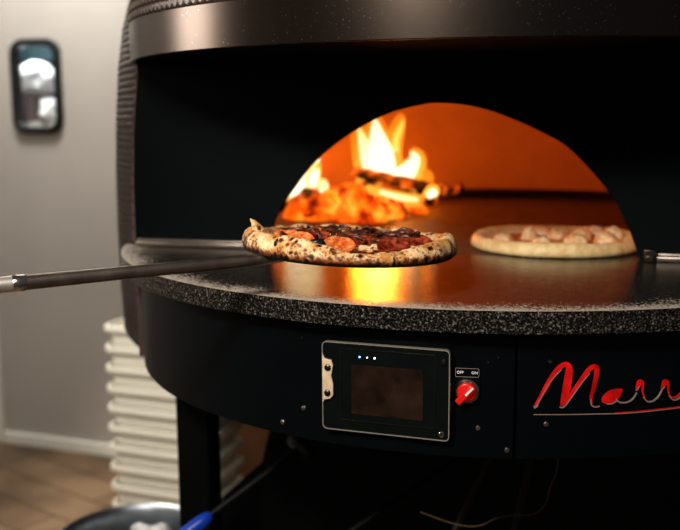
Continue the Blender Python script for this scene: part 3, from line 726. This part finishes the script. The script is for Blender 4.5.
def flames(name, label, paths):
    bm = BM(); lay = bm.verts.layers.float.new('flame_glow')
    for pth, heat, yl in paths: flame(bm, lay, pth, heat, yl)
    mi = L2W((0, 0, 0))
    for v in bm.verts: v.co = L2W(v.co)
    return tag(obj(name, bm, 'flame'), label, 'flame', 'flames in the oven')
big = [
    # outer, orange
    ([(370, 180, 28), (366, 158, 28), (360, 138, 20), (355, 120, 6)], (.55, .15), .66),
    ([(390, 182, 38), (382, 156, 38), (376, 132, 26), (374, 110, 7)], (.6, .2), .64),
    ([(396, 178, 20), (393, 152, 18), (397, 130, 16), (402, 114, 6)], (.5, .25), .62),
    ([(404, 184, 30), (412, 172, 25), (417, 158, 18), (412, 149, 6)], (.6, .35), .61),
    ([(366, 190, 12), (392, 197, 14), (420, 201, 13), (437, 199, 8)], (.5, .4), .47),
    ([(426, 197, 10), (433, 191, 14), (435, 196, 8)], (.6, .5), .48),
    ([(420, 186, 12), (428, 178, 12), (424, 170, 6)], (.4, .3), .58),
    # cores, nearly white
    ([(371, 174, 14), (368, 156, 16), (363, 141, 10), (359, 128, 3)], (.95, .7), .62),
    ([(384, 178, 26), (381, 154, 25), (377, 134, 14), (375, 120, 4)], (1, .85), .605),
    ([(397, 180, 20), (408, 171, 17), (415, 159, 10), (411, 152, 3)], (1, .85), .58),
    ([(396, 152, 6), (396, 140, 7), (401, 127, 6), (404, 119, 2)], (.7, .55), .59),
    ([(380, 192, 4), (398, 197, 6), (418, 200, 5)], (.85, .75), .44), ([(428, 197, 5), (433, 193, 8), (435, 196, 4)], (1, .95), .46),
]
flames('fire_flame', 'big white and yellow flame rising over the burning log in the oven', big)
small = [
    ([(298, 205, 22), (296, 176, 28), (291, 150, 22), (287, 122, 8)], (.8, .3), .50), ([(297, 200, 14), (296, 176, 24), (293, 150, 18), (289, 128, 4)], (1, .85), .47), ([(310, 176, 10), (309, 156, 24), (307, 132, 20), (304, 108, 5)], (1, .7), .46),
    ([(312, 188, 12), (313, 178, 16), (317, 168, 10), (319, 163, 4)], (.75, .5), .40), ([(312, 186, 7), (314, 177, 10), (317, 169, 5)], (1, .9), .38),
    ([(322, 192, 8), (324, 186, 10), (322, 179, 5)], (.95, .7), .37), ([(323, 212, 9), (324, 204, 10), (322, 197, 5)], (1, .8), .35),
    ([(296, 216, 10), (292, 208, 12), (295, 200, 4)], (.45, .2), .30),
]
flames('fire_flame', 'tall thin white flame at the left edge of the oven mouth', small[0:5])
flames('fire_flame', 'small white flame tongue just right of the tall thin flame on the left', small[5:6])
flames('fire_flame', 'lowest small white flame over the embers behind the pizza', small[6:7])
flames('fire_flame', 'faint orange flame over the dark log at the left edge of the mouth', small[7:8])

# ------------------------------------------------------------------ pizzas
def pizza_dough(R, hfun, seed, amp, n=150, wob=.02):
    bm = BM(); rings = []
    prof = [(.0, .0065), (.25, .0065), (.5, .0068), (.66, .007), (.74, .010), (.79, .5), (.83, .78), (.87, .95), (.91, 1.0), (.945, .95), (.975, .78), (.995, .52), (1.0, .34), (.992, .16), (.97, .05), (.93, 0), (.5, 0), (.0, 0)]
    for j, (pr, ph_) in enumerate(prof):
        ring = []
        for k in range(n):
            a = 2*pi*k/n; h, wd_ = hfun(a); r = pr
            if 5 <= j <= 12: r = pr+(.9-pr)*(0)-0
            z = ph_ if j < 5 else ph_*h
            if j == 4: z = .010+.15*(h-.01)*.3
            rr = R*r*(1+wob*noise.noise(Vector((cos(a)*1.6, sin(a)*1.6, seed)))+(wd_ if pr > .7 else 0))
            d = Vector((rr*cos(a), rr*sin(a), z))
            if 4 <= j <= 13:
                nn = noise.noise(Vector((cos(a)*R*55, sin(a)*R*55, seed*3+pr*6)))+.6*noise.noise(Vector((cos(a)*R*130, sin(a)*R*130, seed+pr*14)))
                d.z += amp*nn*(1 if ph_ > .3 else .3); d.x += cos(a)*amp*.5*nn; d.y += sin(a)*amp*.5*nn
                d.z = max(d.z, .001)
            ring.append(bm.verts.new(d))
        rings.append(ring)
    for A, B in zip(rings, rings[1:]):
        for k in range(n): bm.faces.new((A[k], A[(k+1) % n], B[(k+1) % n], B[k]))
    bmesh.ops.remove_doubles(bm, verts=bm.verts, dist=1e-5)
    return bm
def disc_topping(bm, r, h, cup, seed, n=22):
    rings = []
    for q, zz in ((0, 0), (.5, 0), (.85, 0), (.97, .3), (1., .6), (.97, 1), (.8, .95), (.45, .9), (0, .9)):
        ring = []
        for k in range(n):
            a = 2*pi*k/n; rr = r*q*(1+.10*noise.noise(Vector((cos(a), sin(a), seed))))
            ring.append(bm.verts.new((rr*cos(a), rr*sin(a), zz*h+cup*q*q*(1+.8*noise.noise(Vector((cos(a)*1.4, sin(a)*1.4, seed+5)))))))
        rings.append(ring)
    for A, B in zip(rings, rings[1:]):
        for k in range(n): bm.faces.new((A[k], A[(k+1) % n], B[(k+1) % n], B[k]))
    bmesh.ops.remove_doubles(bm, verts=bm.verts, dist=1e-6)
def bump_ang(a, c, w):
    d = (a-c+pi) % (2*pi)-pi; return math.exp(-(d/w)**2)
# front pizza on the peel
PR = .172
pc = Vector((.0180, 1.545, 1.1945))
TILT = Matrix.Rotation(radians(2.6), 4, 'Y')
pm = Matrix.Translation(pc) @ TILT
def hfront(a):          # angle 0 right, 90 away from the camera, 180 left, 270 towards the camera
    h = .022+.016*bump_ang(a, radians(192), .50)+.008*bump_ang(a, radians(228), .32)+.012*bump_ang(a, radians(325), .42)+.010*bump_ang(a, radians(5), .4)+.004*bump_ang(a, radians(60), .5)+.009*bump_ang(a, radians(244), .30)-.002*bump_ang(a, radians(278), .3)+.004*bump_ang(a, radians(120), .7)
    return h, .02*bump_ang(a, radians(190), .3)-.0*a
pz = thing('charred_pizza', 'charred salami pizza with leopard-spotted crust held on the metal peel', 'pizza', pm)
obj('crust', pizza_dough(PR, hfront, 2.3, .0042), 'crust', pz, autos=80)
bm = BM(); rings = []
for q in (0, .2, .4, .58, .70, .77):
    rings.append([bm.verts.new((PR*q*cos(2*pi*k/60), PR*q*sin(2*pi*k/60), .0135+.0022*noise.noise(Vector((q*9*cos(2*pi*k/60), q*9*sin(2*pi*k/60), 4)))+(.0 if q < .7 else -.004))) for k in range(60)])
for A, B in zip(rings, rings[1:]):
    for k in range(60): bm.faces.new((A[k], A[(k+1) % 60], B[(k+1) % 60], B[k]))
bmesh.ops.remove_doubles(bm, verts=bm.verts, dist=1e-6)
obj('melted_cheese', bm, 'cheese', pz, autos=80)
tops = [(-.082, -.072, .026, 'salami_light', 22), (-.022, -.112, .027, 'salami_light', 24), (.062, -.100, .026, 'salami', 20), (.105, -.062, .025, 'salami', 16), (.02, -.062, .026, 'salami', 12), (-.055, -.022, .026, 'salami', 14), (.075, -.01, .026, 'salami', 10), (-.108, -.02, .024, 'salami_light', 10), (.0, .02, .026, 'char_topping', 8), (-.09, .045, .026, 'char_topping', 6), (.1, .04, .025, 'salami', 6), (.03, .075, .026, 'char_topping', 5), (-.035, .095, .025, 'char_topping', 0)]
for i, (x, y, r, mm, tilt) in enumerate(tops):
    bm = BM(); disc_topping(bm, r, .003, .007, i*3.1)
    mtx(bm, Matrix.Translation((x, y, .0175)) @ Matrix.Rotation(radians(tilt), 4, 'X') @ Matrix.Rotation(i*1.3, 4, 'Z'))
    obj('salami_slice', bm, mm, pz, label='dark charred salami slice' if mm == 'char_topping' else 'pale orange salami slice' if mm == 'salami_light' else None)
rnd = random.Random(11)
for i in range(24):
    a = rnd.random()*2*pi; q = sqrt(rnd.random())*.72*PR; x, y = q*cos(a), q*sin(a)*.95+.012
    if y < -.085: continue
    bm = BM(); n = 9; r = .009+rnd.random()*.010; a0 = rnd.random()*6.3; pts = []
    for k in range(n):
        t = k/(n-1); pts.append(Vector((r*cos(a0+t*3.6), r*sin(a0+t*3.6), .006+.010*sin(t*pi)*rnd.uniform(.6, 1.1))))
    tube(bm, pts, [.0014+.0016*sin(pi*(k+.4)/n) for k in range(n)], 8)
    mtx(bm, Matrix.Translation((x, y, .0165)))
    obj('onion_curl', bm, 'char_topping' if i % 4 else 'salami', pz, label='dark burnt curl of topping' if i % 4 else None)
for i, (x, y, r) in enumerate(((-.045, -.085, .012), (.022, -.098, .014), (.035, -.085, .010), (.09, -.085, .012), (-.06, .02, .013))):
    bm = BM(); lumpy(bm, (0, 0, 0), r, r*.8, .005, i*1.9, .5); mtx(bm, Matrix.Translation((x, y, .0195))); obj('cheese_patch', bm, 'mozz', pz, autos=80)
# burnt bubble and the pointed blister on the left of the crust
def blister(a, rr, z, r, mm, sx=1, name='burnt_bubble', lab=None):
    bm = BM(); lumpy(bm, (0, 0, 0), r*sx, r*.8, r, a, .15); mtx(bm, Matrix.Translation((rr*cos(a), rr*sin(a), z))); obj(name, bm, mm, pz, label=lab)
blister(radians(228), .166, .026, .0072, 'bubble', 1.0, lab='black round burnt bubble on the crust')
blister(radians(252), .160, .026, .0045, 'bubble', 1.2, lab='small burnt spot on the crust')
blister(radians(248), .142, .030, .0065, 'bubble', 1.9, lab='long burnt blister on top of the crust')
bm = BM(); tube(bm, [(-.150, -.042, .034), (-.153, -.043, .042), (-.157, -.043, .048), (-.162, -.044, .053)], [.012, .0075, .0042, .0009], 10); obj('crust_tip', bm, 'crust', pz, label='pointed dough tip standing on the left crust')

# the pizza peel
h0 = at_y(282, 257.2, 1.468); h1 = at_y(0, 285, 1.285)
dirh = (h1-h0).normalized()
peel = thing('pizza_peel', 'round metal pizza peel with long steel handle holding the charred pizza over the shelf', 'peel', Matrix.Translation(pc))
bm = BM(); lathe(bm, [(.002, -.0022), (.150, -.0022), (.1515, -.0012), (.150, -.0004), (.002, -.0004)], 64); mtx(bm, TILT); obj('blade', bm, 'dark_steel', peel)
q0, q1 = h0-pc, h1-pc
L_ = (q1-q0).length
pts = [q0-dirh*.12+Vector((0, 0, -.009)), q0-dirh*.02+Vector((0, 0, -.003)), q0-dirh*.004, q0+dirh*.003, q0+dirh*.03, q0+dirh*.09, q0+dirh*.2, q0+dirh*(L_-.033)]
bm = BM(); tube(bm, pts, [.009, .012, .0125, .0125, .0125, .0105, .0095, .0106], 18, flat=[.14, .3, .5, .62, .72, .92, 1, 1]); obj('handle', bm, 'handle_steel', peel)
bm = BM(); tube(bm, [q0+dirh*(L_-.035), q0+dirh*(L_-.033), q0+dirh*(L_-.017), q0+dirh*(L_-.015)], [.0105, .0118, .0118, .0105], 20); obj('handle_collar', bm, 'chrome', peel)
bm = BM(); tube(bm, [q0+dirh*(L_-.017), q0+dirh*(L_+.25), q0+dirh*(L_+.55), q0+dirh*(L_+.56)], [.0112, .0118, .0118, .009], 18); obj('handle_grip', bm, 'bright_steel', peel)

# pizza baking inside the oven
ip = thing('baking_pizza', 'pale unbaked-edged pizza with white cheese lumps baking inside the oven mouth', 'pizza', OM @ Matrix.Translation((.166, -.092, ZS-.001)))
IR = .180
obj('crust', pizza_dough(IR, lambda a: (.029+.002*sin(3*a), 0), 8.1, .0014), 'pale_crust', ip, autos=80)
bm = BM(); rings = []
for q in (0, .2, .4, .6, .74, .80):
    rings.append([bm.verts.new((IR*q*cos(2*pi*k/60), IR*q*sin(2*pi*k/60), .0150+.002*noise.noise(Vector((q*7*cos(2*pi*k/60), q*7*sin(2*pi*k/60), 9)))+(0 if q < .78 else -.003))) for k in range(60)])
for A, B in zip(rings, rings[1:]):
    for k in range(60): bm.faces.new((A[k], A[(k+1) % 60], B[(k+1) % 60], B[k]))
bmesh.ops.remove_doubles(bm, verts=bm.verts, dist=1e-6)
obj('tomato_sauce', bm, 'tomato', ip, autos=80)
for i, (x, y, r, h) in enumerate(((-.105, -.035, .021, .014), (-.055, .0, .017, .026), (-.022, -.098, .021, .017), (.005, .03, .022, .018), (.055, .035, .021, .024), (.045, -.055, .024, .02), (.105, -.045, .024, .024), (.12, .03, .022, .026), (-.03, .09, .02, .016), (.085, .095, .019, .02))):
    bm = BM(); lumpy(bm, (0, 0, 0), r*1.05, r, h*1.02, i*2.7, .16)
    for v in bm.verts: v.co.z = max(v.co.z, -.004)
    mtx(bm, Matrix.Translation((x, y, .017))); obj('cheese_lump', bm, 'mozz', ip, autos=80)

# ------------------------------------------------------------------ light
def light(kind, name, loc, energy, col, size=None, target=None, sy=None):
    l = bpy.data.lights.new(name, kind); l.energy = energy; l.color = col
    if kind == 'AREA':
        l.size = size
        if sy: l.shape = 'RECTANGLE'; l.size_y = sy
    elif kind in ('POINT', 'SPOT') and size: l.shadow_soft_size = size
    o = bpy.data.objects.new(name, l); COL.objects.link(o); o.location = loc
    if target is not None: o.rotation_euler = (Vector(target)-Vector(loc)).to_track_quat('-Z', 'Y').to_euler()
    return o
light('POINT', 'fire_glow', L2W((-.36, .50, ZS+.17)), 4.9, (1, .25, .02), .07)
light('POINT', 'fire_glow_back', L2W((-.30, .74, ZS+.14)), 2.1, (1, .25, .02), .06)
light('AREA', 'ceiling_lamp', (-.7, -.3, 2.75), 22, (1, .93, .83), .5, (.0, 1.5, 1.1))
cl_ = light('SPOT', 'pizza_fill', (-.8, -.2, 2.35), 150, (1, .91, .77), .13, (.1, 1.62, 1.13)); cl_.data.spot_size = radians(40); cl_.data.spot_blend = .8  # unseen fill spot, added to brighten the front pizza and peel handle
light('AREA', 'side_fill', (-2.0, 2.05, 1.85), 9.5, (1, .90, .80), .55, (-.3, 1.75, 1.4))  # unseen area light, added for the highlight on the hood's left side
light('AREA', 'wall_fill', (-1.15, 3.30, 2.75), 31, (1, .95, .88), .4, (-1.15, 3.85, 1.9))  # added light out of view, brightens the upper back wall
light('AREA', 'next_room_fill', WM @ Vector((wc-.06, .13, wz1+.12)), 4, (.9, .96, 1), .12, WM @ Vector((wc-.12, .14, wm)))  # small hidden light added to brighten the bags behind the glass
tl_ = light('SPOT', 'tray_fill', (-1.6, 1.6, 2.3), 130, (1, .93, .82), .12, (-.60, 3.05, .35)); tl_.data.spot_size = radians(34); tl_.data.spot_blend = .7  # added spot with no visible source, lifts the dough trays
W = bpy.data.worlds.new('World'); S.world = W; W.use_nodes = True
bg = W.node_tree.nodes['Background']; bg.inputs[0].default_value = (.55, .55, .58, 1); bg.inputs[1].default_value = .11

# ------------------------------------------------------------------ camera
cd = bpy.data.cameras.new('camera'); cam = bpy.data.objects.new('camera', cd); COL.objects.link(cam); S.camera = cam
cd.sensor_width = 36; cd.lens = F*36/680
cam.matrix_world = Matrix.Translation(CAM) @ Matrix.Rotation(pi/2-PITCH, 4, 'X') @ Matrix.Rotation(ROLL, 4, 'Z')
cd.dof.use_dof = True; cd.dof.focus_distance = 1.44; cd.dof.aperture_fstop = 2.8
cd.clip_start = .02
S.view_settings.view_transform = 'Standard'; S.view_settings.look = 'Medium High Contrast'
S.view_settings.exposure = 0; S.view_settings.gamma = 1
